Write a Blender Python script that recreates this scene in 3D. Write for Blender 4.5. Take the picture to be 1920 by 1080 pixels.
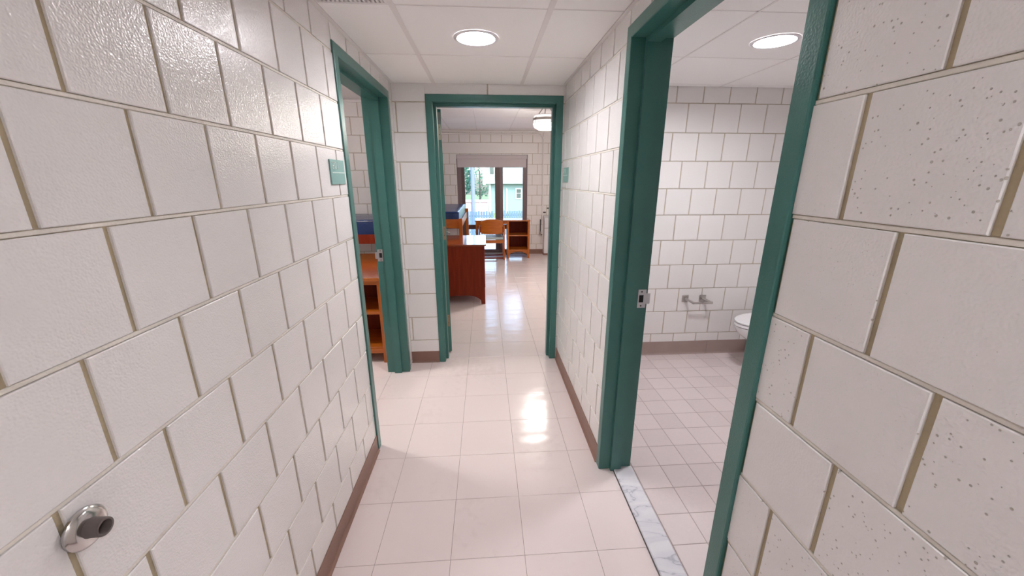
import bpy, math, random
from mathutils import Vector, Matrix

random.seed(7)
S = bpy.context.scene
for o in list(bpy.data.objects):
    bpy.data.objects.remove(o)

# ------------------------------------------------------------------ camera
F_PX, YAW, PITCH, CAM_H = 710.75, 0.06824, -0.27972, 1.5256
cam_data = bpy.data.cameras.new('camera')
cam_data.sensor_fit = 'HORIZONTAL'
cam_data.sensor_width = 36.0
cam_data.lens = 36.0 * F_PX / 1920.0
cam_data.clip_start = 0.02
cam_data.clip_end = 400
cam = bpy.data.objects.new('camera', cam_data)
S.collection.objects.link(cam)
_f = Vector((math.sin(YAW) * math.cos(PITCH), math.cos(YAW) * math.cos(PITCH), math.sin(PITCH)))
_r = Vector((math.cos(YAW), -math.sin(YAW), 0))
_u = _r.cross(_f)
cam.matrix_world = Matrix(((_r.x, _u.x, -_f.x, 0), (_r.y, _u.y, -_f.y, 0), (_r.z, _u.z, -_f.z, CAM_H), (0, 0, 0, 1)))
S.camera = cam

# ------------------------------------------------------------------ world, exposure
world = bpy.data.worlds.new('sky')
S.world = world
world.use_nodes = True
wn = world.node_tree
bg = wn.nodes['Background']
sky = wn.nodes.new('ShaderNodeTexSky')
sky.sky_type = 'NISHITA'
sky.sun_disc = False
sky.sun_elevation = math.radians(48)
sky.sun_rotation = math.radians(150)
sky.dust_density = 3.0
wn.links.new(sky.outputs[0], bg.inputs[0])
SKY_STRENGTH = 0.16
bg.inputs[1].default_value = SKY_STRENGTH

S.view_settings.view_transform = 'Standard'
S.view_settings.look = 'None'
S.view_settings.exposure = 3.02
S.view_settings.gamma = 1.0
S.view_settings.use_curve_mapping = False
S.cycles.use_light_tree = False
S.cycles.max_bounces = 8
S.cycles.diffuse_bounces = 6
S.cycles.glossy_bounces = 3
S.cycles.caustics_reflective = False
S.cycles.caustics_refractive = False
S.cycles.sample_clamp_indirect = 8.0

# lamp strengths
E_CORRIDOR = 23.5
E_ENTRY = 16.5
E_BATH = 33.5
E_BEDROOM = 16.0
E_LEFTROOM = 13.0
LAMP_COL = (1.0, 0.995, 1.03)

# ------------------------------------------------------------------ dimensions
XL, XR, YB, H = -0.656, 0.598, 3.030, 2.180      # corridor left / right / end wall faces, ceiling
WT = 0.16                                        # wall thickness
Y0 = -1.0                                        # back of the corridor
HR = 2.43                                        # bedroom ceilings
YF = 7.90                                        # far bedroom wall
YL = 5.05                                        # left bedroom back wall
YBB = 3.04                                       # bathroom back wall
HB = 2.19
HW = HR + 0.035                                  # tops of the walls, above the panel ceilings
DT = 2.112                                       # door frame top

# ------------------------------------------------------------------ materials
def nmat(name):
    m = bpy.data.materials.new(name)
    m.use_nodes = True
    nt = m.node_tree
    return m, nt, nt.nodes['Principled BSDF']

def N(nt, kind, **kw):
    n = nt.nodes.new(kind)
    for k, v in kw.items():
        setattr(n, k, v)
    return n

def simple(name, col, rough=0.5, metal=0.0, spec=0.5, coat=0.0):
    m, nt, b = nmat(name)
    b.inputs['Base Color'].default_value = (*col, 1)
    b.inputs['Roughness'].default_value = rough
    b.inputs['Metallic'].default_value = metal
    b.inputs['Specular IOR Level'].default_value = spec
    b.inputs['Coat Weight'].default_value = coat
    return m

def emit(name, col, strength):
    m, nt, b = nmat(name)
    b.inputs['Base Color'].default_value = (0.8, 0.8, 0.8, 1)
    b.inputs['Emission Color'].default_value = (*col, 1)
    b.inputs['Emission Strength'].default_value = strength
    return m

def painted(name, col, rough, fine=320.0, fine_d=0.0006, pits=0.0, pit_scale=90.0, var=0.04, pit_dark=0.55):
    """paint on masonry or steel: orange-peel relief, optional pits, slight tone variation"""
    m, nt, b = nmat(name)
    L = nt.links
    geo = N(nt, 'ShaderNodeNewGeometry')
    src = N(nt, 'ShaderNodeObjectInfo').outputs['Random']
    if var > 0.05:
        big = N(nt, 'ShaderNodeTexNoise'); big.inputs['Scale'].default_value = 12.0; big.inputs['Detail'].default_value = 0
        L.new(geo.outputs['Position'], big.inputs['Vector'])
        src = big.outputs[0]
    mr = N(nt, 'ShaderNodeMapRange')
    mr.inputs['To Min'].default_value = 1 - var; mr.inputs['To Max'].default_value = 1 + var
    L.new(src, mr.inputs[0])
    mul = N(nt, 'ShaderNodeVectorMath', operation='SCALE')
    mul.inputs[0].default_value = col
    L.new(mr.outputs[0], mul.inputs['Scale'])
    colout = mul.outputs[0]
    height = None
    if fine_d > 0:
        n1 = N(nt, 'ShaderNodeTexNoise'); n1.inputs['Scale'].default_value = fine; n1.inputs['Detail'].default_value = 0
        L.new(geo.outputs['Position'], n1.inputs['Vector'])
        height = n1.outputs[0]
    if pits > 0:
        v = N(nt, 'ShaderNodeTexVoronoi'); v.inputs['Scale'].default_value = pit_scale
        L.new(geo.outputs['Position'], v.inputs['Vector'])
        sep = N(nt, 'ShaderNodeSeparateColor'); L.new(v.outputs['Color'], sep.inputs[0])
        pw = N(nt, 'ShaderNodeMath', operation='POWER'); L.new(sep.outputs[0], pw.inputs[0]); pw.inputs[1].default_value = 5.0
        thr = N(nt, 'ShaderNodeMath', operation='MULTIPLY'); L.new(pw.outputs[0], thr.inputs[0]); thr.inputs[1].default_value = pits
        sub = N(nt, 'ShaderNodeMath', operation='SUBTRACT'); L.new(thr.outputs[0], sub.inputs[0]); L.new(v.outputs['Distance'], sub.inputs[1])
        st = N(nt, 'ShaderNodeMapRange'); st.inputs['From Min'].default_value = 0.0; st.inputs['From Max'].default_value = 0.06
        L.new(sub.outputs[0], st.inputs[0])
        hh = N(nt, 'ShaderNodeMath', operation='MULTIPLY_ADD'); L.new(st.outputs[0], hh.inputs[0]); hh.inputs[1].default_value = -1.6; L.new(height, hh.inputs[2])
        height = hh.outputs[0]
        mx = N(nt, 'ShaderNodeMix', data_type='RGBA')
        mx.inputs['B'].default_value = (col[0] * pit_dark, col[1] * pit_dark * 0.94, col[2] * pit_dark * 0.85, 1)
        L.new(st.outputs[0], mx.inputs['Factor']); L.new(colout, mx.inputs['A'])
        colout = mx.outputs['Result']
    L.new(colout, b.inputs['Base Color'])
    if height is not None:
        bump = N(nt, 'ShaderNodeBump'); bump.inputs['Strength'].default_value = 1.0
        bump.inputs['Distance'].default_value = fine_d
        L.new(height, bump.inputs['Height'])
        L.new(bump.outputs[0], b.inputs['Normal'])
    b.inputs['Roughness'].default_value = rough
    return m

CREAM = (0.80, 0.775, 0.762)
M = {}
M['block'] = painted('cream_block_paint', CREAM, 0.20, 260, 0.0007, var=0.02)
M['block_rough'] = painted('cream_pitted_block_paint', CREAM, 0.32, 260, 0.0006, pits=0.28, pit_scale=110, var=0.02, pit_dark=0.6)
M['block_far'] = painted('cream_gloss_block_paint', CREAM, 0.24, 260, 0.0006, var=0.02)
M['block_smooth'] = painted('cream_block_paint_far', CREAM, 0.42, 200, 0.0, var=0.02)
M['bed_joint'] = painted('cream_bed_joint', (0.76, 0.715, 0.645), 0.5, 160, 0.0012, var=0.10)
M['bed_line'] = painted('grey_brown_bed_joint', (0.50, 0.44, 0.365), 0.55, 160, 0.001, var=0.10)  # the joints' own darker grey-brown, for end, bathroom and bedroom walls
M['mortar'] = painted('tan_mortar', (0.46, 0.38, 0.25), 0.65, 160, 0.0015, var=0.16)
M['mortar_pale'] = painted('pale_mortar', (0.52, 0.45, 0.35), 0.6, 160, 0.001, var=0.08)
M['plaster'] = painted('cream_wall_paint', CREAM, 0.5, 200, 0.0, var=0.02)
M['teal'] = painted('teal_frame_enamel', (0.048, 0.160, 0.140), 0.30, 260, 0.0004, var=0.06)
M['teal_door'] = painted('teal_door_enamel', (0.047, 0.180, 0.150), 0.33, 260, 0.0003, var=0.05)
M['sign'] = painted('teal_sign_plastic', (0.20, 0.37, 0.34), 0.4, 300, 0.0, var=0.02)
M['sign_line'] = simple('sign_white', (0.62, 0.72, 0.68), 0.5)
M['rubber_base'] = painted('brown_rubber_base', (0.25, 0.138, 0.105), 0.42, 120, 0.0, var=0.06)
M['bath_base'] = painted('mauve_cove_base', (0.36, 0.27, 0.245), 0.35, 120, 0.0, var=0.07)
M['ceil_panel'] = painted('ceiling_panel', (0.90, 0.88, 0.87), 0.85, 260, 0.0, var=0.02)
M['ceil_grid'] = simple('ceiling_grid', (0.78, 0.74, 0.73), 0.45)
M['ceil_gap'] = simple('ceiling_plenum', (0.20, 0.17, 0.15), 0.9)
M['trim_white'] = simple('lamp_trim_white', (0.78, 0.77, 0.80), 0.35)
M['chrome'] = simple('chrome', (0.62, 0.60, 0.58), 0.16, 1.0)
M['nickel'] = simple('satin_nickel', (0.50, 0.47, 0.45), 0.35, 1.0)
M['steel'] = simple('brushed_steel', (0.55, 0.55, 0.57), 0.3, 1.0)
M['rubber'] = simple('grey_rubber', (0.12, 0.097, 0.088), 0.5)
M['black'] = simple('dark_void', (0.008, 0.007, 0.007), 0.8)
M['hinge_pale'] = painted('paint_worn_hinge', (0.52, 0.49, 0.36), 0.45, 200, 0.0004, var=0.15)
M['hinge_brass'] = painted('tarnished_brass_hinge', (0.30, 0.21, 0.13), 0.4, 200, 0.0004, var=0.2)
M['primer'] = painted('worn_primer', (0.22, 0.25, 0.23), 0.5, 60, 0.0005, var=0.3)
M['porcelain'] = simple('white_porcelain', (0.80, 0.79, 0.80), 0.12, 0, 0.5, 0.3)
M['seat_plastic'] = simple('white_seat_plastic', (0.84, 0.83, 0.84), 0.2)
M['vinyl'] = painted('navy_vinyl', (0.005, 0.026, 0.115), 0.22, 40, 0.002, var=0.1)
M['bronze'] = simple('bronze_window_frame', (0.130, 0.085, 0.085), 0.4)
M['bronze_light'] = simple('bronze_window_sash', (0.20, 0.145, 0.15), 0.4)
M['blind'] = simple('roller_blind_fabric', (0.62, 0.57, 0.58), 0.8)
M['white_metal'] = simple('white_enamelled_metal', (0.70, 0.68, 0.69), 0.4)
M['seat_pad'] = simple('grey_green_seat_vinyl', (0.42, 0.50, 0.50), 0.25)
M['dark_metal'] = simple('dark_metal', (0.10, 0.09, 0.09), 0.4, 0.8)
M['lamp_corridor'] = emit('corridor_lamp_lens', LAMP_COL, E_CORRIDOR)
M['lamp_entry'] = emit('entry_lamp_lens', LAMP_COL, E_ENTRY)
M['lamp_bath'] = emit('bathroom_lamp_lens', (1.0, 0.995, 1.03), E_BATH)
M['lamp_bedroom'] = emit('bedroom_lamp_diffuser', (1.0, 0.93, 0.86), E_BEDROOM)
M['lamp_drum'] = emit('frosted_lamp_drum', (1.0, 0.95, 0.92), 0.12)
M['lamp_drum'].cycles.emission_sampling = 'NONE'
M['lamp_leftroom'] = emit('left_bedroom_lamp_diffuser', (1.0, 0.95, 0.92), E_LEFTROOM)

def vct():
    m, nt, b = nmat('waxed_vinyl_tile')
    L = nt.links
    geo = N(nt, 'ShaderNodeNewGeometry'); inf = N(nt, 'ShaderNodeObjectInfo')
    n1 = N(nt, 'ShaderNodeTexNoise'); n1.inputs['Scale'].default_value = 22; n1.inputs['Detail'].default_value = 2
    L.new(geo.outputs['Position'], n1.inputs['Vector'])
    n2 = N(nt, 'ShaderNodeTexNoise'); n2.inputs['Scale'].default_value = 2.0; n2.inputs['Detail'].default_value = 0
    L.new(geo.outputs['Position'], n2.inputs['Vector'])
    a = N(nt, 'ShaderNodeMath', operation='ADD'); L.new(n1.outputs[0], a.inputs[0]); L.new(n2.outputs[0], a.inputs[1])
    a2 = N(nt, 'ShaderNodeMath', operation='MULTIPLY_ADD'); L.new(inf.outputs['Random'], a2.inputs[0]); a2.inputs[1].default_value = 0.4; L.new(a.outputs[0], a2.inputs[2])
    r = N(nt, 'ShaderNodeValToRGB')
    r.color_ramp.elements[0].position = 0.6; r.color_ramp.elements[0].color = (0.72, 0.615, 0.59, 1)
    r.color_ramp.elements[1].position = 1.6; r.color_ramp.elements[1].color = (0.79, 0.685, 0.665, 1)
    L.new(a2.outputs[0], r.inputs[0]); L.new(r.outputs[0], b.inputs['Base Color'])
    w = N(nt, 'ShaderNodeTexNoise'); w.inputs['Scale'].default_value = 7; w.inputs['Detail'].default_value = 0
    mp = N(nt, 'ShaderNodeMapping'); mp.inputs['Scale'].default_value = (0.7, 1.6, 1)
    L.new(geo.outputs['Position'], mp.inputs['Vector']); L.new(mp.outputs[0], w.inputs['Vector'])
    bp = N(nt, 'ShaderNodeBump'); bp.inputs['Distance'].default_value = 0.0022; bp.inputs['Strength'].default_value = 1.0
    L.new(w.outputs[0], bp.inputs['Height']); L.new(bp.outputs[0], b.inputs['Normal'])
    b.inputs['Roughness'].default_value = 0.17
    b.inputs['Specular IOR Level'].default_value = 0.55
    return m
M['vct'] = vct()
M['vct_joint'] = simple('vinyl_tile_seam', (0.20, 0.145, 0.12), 0.7)

def bath_tile():
    m, nt, b = nmat('mauve_quarry_tile')
    L = nt.links
    geo = N(nt, 'ShaderNodeNewGeometry'); inf = N(nt, 'ShaderNodeObjectInfo')
    n1 = N(nt, 'ShaderNodeTexNoise'); n1.inputs['Scale'].default_value = 60; n1.inputs['Detail'].default_value = 1
    L.new(geo.outputs['Position'], n1.inputs['Vector'])
    a = N(nt, 'ShaderNodeMath', operation='MULTIPLY_ADD'); L.new(n1.outputs[0], a.inputs[0]); a.inputs[1].default_value = 0.5; L.new(inf.outputs['Random'], a.inputs[2])
    r = N(nt, 'ShaderNodeValToRGB')
    r.color_ramp.elements[0].position = 0.1; r.color_ramp.elements[0].color = (0.63, 0.545, 0.535, 1)
    r.color_ramp.elements[1].position = 1.3; r.color_ramp.elements[1].color = (0.71, 0.62, 0.61, 1)
    L.new(a.outputs[0], r.inputs[0]); L.new(r.outputs[0], b.inputs['Base Color'])
    b.inputs['Roughness'].default_value = 0.42
    return m
M['bath_tile'] = bath_tile()
M['bath_grout'] = simple('grey_tile_grout', (0.42, 0.34, 0.325), 0.8)

def marble():
    m, nt, b = nmat('white_marble')
    L = nt.links
    geo = N(nt, 'ShaderNodeNewGeometry')
    mp = N(nt, 'ShaderNodeMapping'); mp.inputs['Rotation'].default_value = (0, 0, math.radians(35)); mp.inputs['Scale'].default_value = (1.0, 3.2, 1)
    L.new(geo.outputs['Position'], mp.inputs['Vector'])
    n = N(nt, 'ShaderNodeTexNoise'); n.inputs['Scale'].default_value = 3.6; n.inputs['Detail'].default_value = 5; n.inputs['Distortion'].default_value = 0.8
    L.new(mp.outputs[0], n.inputs['Vector'])
    s = N(nt, 'ShaderNodeMath', operation='SUBTRACT'); L.new(n.outputs[0], s.inputs[0]); s.inputs[1].default_value = 0.5
    ab = N(nt, 'ShaderNodeMath', operation='ABSOLUTE'); L.new(s.outputs[0], ab.inputs[0])
    r = N(nt, 'ShaderNodeValToRGB')
    r.color_ramp.elements[0].position = 0.0; r.color_ramp.elements[0].color = (0.46, 0.46, 0.52, 1)
    r.color_ramp.elements[1].position = 0.016; r.color_ramp.elements[1].color = (0.68, 0.67, 0.72, 1)
    e = r.color_ramp.elements.new(0.14); e.color = (0.76, 0.75, 0.78, 1)
    L.new(ab.outputs[0], r.inputs[0]); L.new(r.outputs[0], b.inputs['Base Color'])
    b.inputs['Roughness'].default_value = 0.25
    return m
M['marble'] = marble()

def wood(name, c1, c2, axis=0, rough=0.3, coat=0.15):
    m, nt, b = nmat(name)
    L = nt.links
    tc = N(nt, 'ShaderNodeTexCoord')
    mp = N(nt, 'ShaderNodeMapping')
    sc = [14, 14, 14]; sc[axis] = 1.3
    mp.inputs['Scale'].default_value = sc
    L.new(tc.outputs['Object'], mp.inputs['Vector'])
    n = N(nt, 'ShaderNodeTexNoise'); n.inputs['Scale'].default_value = 2.2; n.inputs['Detail'].default_value = 3; n.inputs['Distortion'].default_value = 0.6
    L.new(mp.outputs[0], n.inputs['Vector'])
    r = N(nt, 'ShaderNodeValToRGB')
    r.color_ramp.elements[0].position = 0.32; r.color_ramp.elements[0].color = (*c1, 1)
    r.color_ramp.elements[1].position = 0.68; r.color_ramp.elements[1].color = (*c2, 1)
    L.new(n.outputs[0], r.inputs[0]); L.new(r.outputs[0], b.inputs['Base Color'])
    b.inputs['Roughness'].default_value = rough
    b.inputs['Coat Weight'].default_value = coat
    b.inputs['Coat Roughness'].default_value = 0.12
    b.inputs['Specular IOR Level'].default_value = 0.5 if coat > 0.1 else 0.2
    return m
M['wood'] = wood('orange_oak', (0.36, 0.085, 0.007), (0.50, 0.140, 0.014), 0)
M['wood_top'] = wood('polished_oak_top', (0.34, 0.080, 0.007), (0.46, 0.130, 0.014), 0, 0.16, 0.8)
M['wood_top_dark'] = wood('polished_reddish_top', (0.20, 0.030, 0.006), (0.26, 0.048, 0.009), 1, 0.16, 0.8)
M['wood_z'] = wood('orange_oak_upright', (0.36, 0.085, 0.007), (0.50, 0.140, 0.014), 2)
M['wood_dark'] = wood('reddish_oak', (0.165, 0.016, 0.004), (0.215, 0.026, 0.006), 2, 0.45, 0.0)

def pane():
    m = bpy.data.materials.new('window_glass')
    m.use_nodes = True
    nt = m.node_tree
    nt.nodes.clear()
    out = nt.nodes.new('ShaderNodeOutputMaterial')
    t = nt.nodes.new('ShaderNodeBsdfTransparent'); t.inputs[0].default_value = (0.93, 0.97, 0.97, 1)
    g = nt.nodes.new('ShaderNodeBsdfGlossy'); g.inputs['Roughness'].default_value = 0.02
    mx = nt.nodes.new('ShaderNodeMixShader'); mx.inputs[0].default_value = 0.07
    nt.links.new(t.outputs[0], mx.inputs[1]); nt.links.new(g.outputs[0], mx.inputs[2]); nt.links.new(mx.outputs[0], out.inputs[0])
    return m
M['pane'] = pane()

# ------------------------------------------------------------------ mesh helpers
class MB:
    def __init__(self):
        self.v, self.f = [], []
    def box(self, x0, x1, y0, y1, z0, z1):
        i = len(self.v)
        self.v += [(x0, y0, z0), (x1, y0, z0), (x1, y1, z0), (x0, y1, z0), (x0, y0, z1), (x1, y0, z1), (x1, y1, z1), (x0, y1, z1)]
        self.f += [(i, i + 3, i + 2, i + 1), (i + 4, i + 5, i + 6, i + 7), (i, i + 1, i + 5, i + 4), (i + 1, i + 2, i + 6, i + 5), (i + 2, i + 3, i + 7, i + 6), (i + 3, i, i + 4, i + 7)]
        return self
    def prism(self, pts, a, b, axis='y'):
        """pts: 2-D outline (counter-clockwise), extruded from a to b along axis; axis y: pts are (x,z); x: (y,z); z: (x,y)"""
        i, n = len(self.v), len(pts)
        def put(p, t):
            return {'y': (p[0], t, p[1]), 'x': (t, p[0], p[1]), 'z': (p[0], p[1], t)}[axis]
        self.v += [put(p, a) for p in pts] + [put(p, b) for p in pts]
        self.f += [tuple(range(i, i + n)), tuple(range(i + 2 * n - 1, i + n - 1, -1))]
        for k in range(n):
            k2 = (k + 1) % n
            self.f.append((i + k2, i + k, i + n + k, i + n + k2))
        return self
    def lathe(self, prof, c=(0, 0, 0), axis='z', seg=32):
        """prof: list of (radius, height along axis)"""
        i, n = len(self.v), len(prof)
        for s in range(seg):
            t = 2 * math.pi * s / seg
            for r, h in prof:
                x, y = r * math.cos(t), r * math.sin(t)
                p = {'z': (x, y, h), 'x': (h, x, y), 'y': (x, h, y)}[axis]
                self.v.append((c[0] + p[0], c[1] + p[1], c[2] + p[2]))
        for s in range(seg):
            s2 = (s + 1) % seg
            for k in range(n - 1):
                self.f.append((i + s * n + k, i + s2 * n + k, i + s2 * n + k + 1, i + s * n + k + 1))
        return self
    def tube(self, pts, r, seg=10):
        pts = [Vector(p) for p in pts]
        i = len(self.v)
        n = len(pts)
        up = Vector((0, 0, 1))
        for k, p in enumerate(pts):
            d = (pts[min(k + 1, n - 1)] - pts[max(k - 1, 0)]).normalized()
            a = d.cross(up if abs(d.z) < 0.95 else Vector((1, 0, 0))).normalized()
            b = d.cross(a)
            for s in range(seg):
                t = 2 * math.pi * s / seg
                self.v.append(tuple(p + r * (math.cos(t) * a + math.sin(t) * b)))
        for k in range(n - 1):
            for s in range(seg):
                s2 = (s + 1) % seg
                self.f.append((i + k * seg + s, i + k * seg + s2, i + (k + 1) * seg + s2, i + (k + 1) * seg + s))
        self.f.append(tuple(range(i, i + seg)))
        self.f.append(tuple(range(i + n * seg - 1, i + (n - 1) * seg - 1, -1)))
        return self
    def mesh(self, name, mat, smooth=False):
        me = bpy.data.meshes.new(name)
        me.from_pydata(self.v, [], self.f)
        me.materials.append(mat)
        me.validate()
        import bmesh
        bm = bmesh.new(); bm.from_mesh(me)
        bmesh.ops.recalc_face_normals(bm, faces=bm.faces)
        bm.to_mesh(me); bm.free()
        if smooth:
            for p in me.polygons:
                p.use_smooth = True
        return me
    def build(self, name, mat, parent=None, smooth=False, bevel=0.0, loc=None):
        o = bpy.data.objects.new(name, self.mesh(name, mat, smooth))
        S.collection.objects.link(o)
        if parent is not None:
            o.parent = parent
        if loc is not None:
            o.location = loc
        if bevel > 0:
            md = o.modifiers.new('bevel', 'BEVEL'); md.width = bevel; md.segments = 2; md.limit_method = 'ANGLE'
        if smooth:
            md = o.modifiers.new('edges', 'EDGE_SPLIT'); md.split_angle = math.radians(40)
        return o

def link(name, me, parent, loc, rz=0.0):
    o = bpy.data.objects.new(name, me)
    S.collection.objects.link(o)
    o.parent = parent
    o.location = loc
    o.rotation_euler = (0, 0, rz)
    return o

def empty(name, loc=(0, 0, 0), rz=0.0):
    o = bpy.data.objects.new(name, None)
    S.collection.objects.link(o)
    o.location = loc
    o.rotation_euler = (0, 0, rz)
    o.empty_display_size = 0.1
    return o

def tag(o, label, cat, group=None):
    o['label'] = label
    o['category'] = cat
    if group:
        o['group'] = group
    return o

def struct(o, label=None):
    o['kind'] = 'structure'
    if label:
        o['label'] = label
    return o

# ------------------------------------------------------------------ masonry
_blocks = {}
def block_mesh(w, h, mat, bev=0.0015, d=0.02):
    key = (round(w, 3), round(h, 3), mat.name)
    if key not in _blocks:
        b = min(bev, w * 0.3, h * 0.3)
        x, z = w / 2, h / 2
        v = [(-x, d, -z), (x, d, -z), (x, d, z), (-x, d, z),
             (-x, b, -z), (x, b, -z), (x, b, z), (-x, b, z),
             (-x + b, 0, -z + b), (x - b, 0, -z + b), (x - b, 0, z - b), (-x + b, 0, z - b)]
        f = [(8, 9, 10, 11)]
        for k in range(4):
            k2 = (k + 1) % 4
            f.append((4 + k, 4 + k2, 8 + k2, 8 + k))
            f.append((k, k2, 4 + k2, 4 + k))
        me = bpy.data.meshes.new('block')
        me.from_pydata(v, [], f)
        me.materials.append(mat)
        _blocks[key] = me
    return _blocks[key]

def rect_minus(r, holes, least=0.008):
    out = [r]
    for h in holes:
        nxt = []
        for (u0, u1, z0, z1) in out:
            a, b, c, d = max(u0, h[0]), min(u1, h[1]), max(z0, h[2]), min(z1, h[3])
            if a >= b or c >= d:
                nxt.append((u0, u1, z0, z1)); continue
            if u0 < a: nxt.append((u0, a, z0, z1))
            if b < u1: nxt.append((b, u1, z0, z1))
            if z0 < c: nxt.append((a, b, z0, c))
            if d < z1: nxt.append((a, b, d, z1))
        out = nxt
    return [r for r in out if r[1] - r[0] > least and r[3] - r[2] > least]

def masonry(wall, face, pos, u0, u1, ztop, z0, C, off_even, off_odd, holes=(), pitch=0.2032, joint=0.0115, mat='block',
            bedmat='bed_joint', row_fn=None, bed_recess=0.0022, groove=0.0012, jitter=0.0007, zstart=0.0, mat_fn=None):
    """single blocks and the bed joints between their courses, children of the wall core.
    face '+x' (left wall), '-x' (right wall), '-y' (walls facing the camera); u is y for x-walls, x for y-walls."""
    rz = {'+x': math.pi / 2, '-x': -math.pi / 2, '-y': 0.0}[face]
    def place(u, z, depth):
        return {'+x': (pos - depth, u, z), '-x': (pos + depth, u, z), '-y': (u, pos + depth, z)}[face]
    k = int(math.floor((zstart - z0) / C))
    while z0 + k * C < ztop:
        za, zb = max(z0 + k * C, zstart), min(z0 + (k + 1) * C, ztop)
        if zb - za > 0.015:
            off = off_even if k % 2 == 0 else off_odd
            cuts = None
            if row_fn:
                cuts = row_fn(k)
            if cuts is None:
                n = math.ceil((u0 - off) / pitch)
                cuts = []
                while off + n * pitch < u1 - 0.004:
                    if off + n * pitch > u0 + 0.004:
                        cuts.append(off + n * pitch)
                    n += 1
            edges = [u0] + cuts + [u1]
            for a, b in zip(edges[:-1], edges[1:]):
                ja = joint / 2 if a > u0 else 0.0
                jb = joint / 2 if b < u1 else 0.0
                ua, ub = a + ja, b - jb
                for (p0, p1, q0, q1) in rect_minus((ua, ub, za + joint * 0.42, zb - (joint * 0.42 if zb < ztop - 0.001 else 0)), holes):
                    dep = random.uniform(-jitter, jitter)
                    link('block', block_mesh(p1 - p0, q1 - q0, M[mat_fn((p0 + p1) / 2) if mat_fn else mat]), wall, place((p0 + p1) / 2, (q0 + q1) / 2, max(dep, -0.0006)), rz)
            # bed joint above this course
            if zb < ztop - 0.02:
                for (p0, p1, q0, q1) in rect_minus((u0, u1, zb - joint * 0.42 + groove, zb + joint * 0.42 - groove), holes, 0.003):
                    link('bed_joint', block_mesh(p1 - p0, q1 - q0, M[bedmat], 0.001, 0.012), wall, place((p0 + p1) / 2, (q0 + q1) / 2, bed_recess), rz)
        k += 1

def core(name, boxes, mat, label=None):
    m = MB()
    for b in boxes:
        m.box(*b)
    o = m.build(name, M[mat])
    struct(o, label)
    return o

REC = 0.0055      # mortar lies this far behind the block faces
# door openings (outer edge of the steel frames)
LD0, LD1 = 1.921, 2.915          # left bedroom door, along y
RD0, RD1 = 0.7146, 1.735         # bathroom door, along y
CD0, CD1 = -0.420, 0.587         # end door, along x

# left wall of the corridor, runs on as partition between the two bedrooms
XLb = XL - WT
wl = core('wall_left', [(XLb, XL - REC, Y0, LD0, 0, HW), (XLb, XL - REC, LD0, LD1, DT - 0.01, HW), (XLb, XL - REC, LD1, YB + WT, 0, HW)], 'mortar')
masonry(wl, '+x', XL, Y0, YB, H + 0.03, 0.028, 0.2032, 1.113 - 0.2032 * 9, 1.0115 - 0.2032 * 9, holes=[(LD0, LD1, -0.1, DT)], mat='block', zstart=0.0)
# right wall of the corridor
XRb = XR + WT
wr = core('wall_right', [(XR + REC, XRb, Y0, RD0, 0, HW), (XR + REC, XRb, RD0, RD1, DT - 0.01, HW), (XR + REC, XRb, RD1, YB + 0.05, 0, HW)], 'mortar')
masonry(wr, '-x', XR, Y0, YB, H + 0.03, 0.033, 0.2032, 0.510 - 0.2032 * 5, 0.6115 - 0.2032 * 6, holes=[(RD0, RD1, -0.1, DT)], mat='block', zstart=0.0, mat_fn=lambda u: 'block_rough' if u < 0.75 else 'block_far')
# end wall of the corridor
we = core('wall_end', [(XL, CD0, YB + REC, YB + WT, 0, HW), (CD0, CD1, YB + REC, YB + WT, DT - 0.01, HW), (CD1, XR, YB + REC, YB + WT, 0, HW)], 'mortar_pale')
masonry(we, '-y', YB, XL, XR, H + 0.03, 0.0, 0.206, 0, 0, holes=[(CD0, CD1, -0.1, DT)], mat='block', joint=0.009,
        bedmat='bed_line', groove=0.0, row_fn=lambda k: [-0.633] if k % 2 == 1 else ([0.03] if k == 10 else []))
# painted room sides of the corridor walls
core('wall_partition', [(XLb, XL, YB + WT, YL + 0.15, 0, HW)], 'plaster')
core('wall_left_room_side', [(XLb - 0.004, XLb, 0.2, LD0, 0, HW), (XLb - 0.004, XLb, LD0, LD1, DT - 0.01, HW), (XLb - 0.004, XLb, LD1, YL, 0, HW)], 'plaster')
core('wall_right_room_side', [(XRb, XRb + 0.004, 0.1, RD0, 0, HW), (XRb, XRb + 0.004, RD0, RD1, DT - 0.004, HW), (XRb, XRb + 0.004, RD1, YBB, 0, HW)], 'plaster')
core('wall_end_room_side', [(XL, CD0, YB + WT, YB + WT + 0.004, 0, HW), (CD0, CD1, YB + WT, YB + WT + 0.004, DT - 0.01, HW), (CD1, XRb, YB + WT, YB + WT + 0.004, 0, HW)], 'plaster')
# back of the corridor (behind the viewer)
core('wall_back', [(XLb, XRb, Y0 - 0.15, Y0, 0, HW)], 'plaster')

# bathroom walls
XBR = 2.66
wb = core('wall_bathroom', [(XRb, XBR + 0.15, YBB + 0.005, YB + WT, 0, HW)], 'mortar_pale')
masonry(wb, '-y', YBB, XRb - 0.02, XBR, HB + 0.02, -0.008, 0.2085, 1.448 - 0.2085 * 4, 1.549 - 0.2085 * 4, pitch=0.2085, mat='block_smooth', bedmat='bed_line', groove=0.0, joint=0.0085, bed_recess=0.0028)
core('wall_bathroom_side', [(XBR, XBR + 0.15, 0.10, YBB, 0, HW)], 'plaster')
core('wall_bathroom_front', [(XRb, XBR + 0.15, -0.05, 0.10, 0, HW)], 'plaster')

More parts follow.
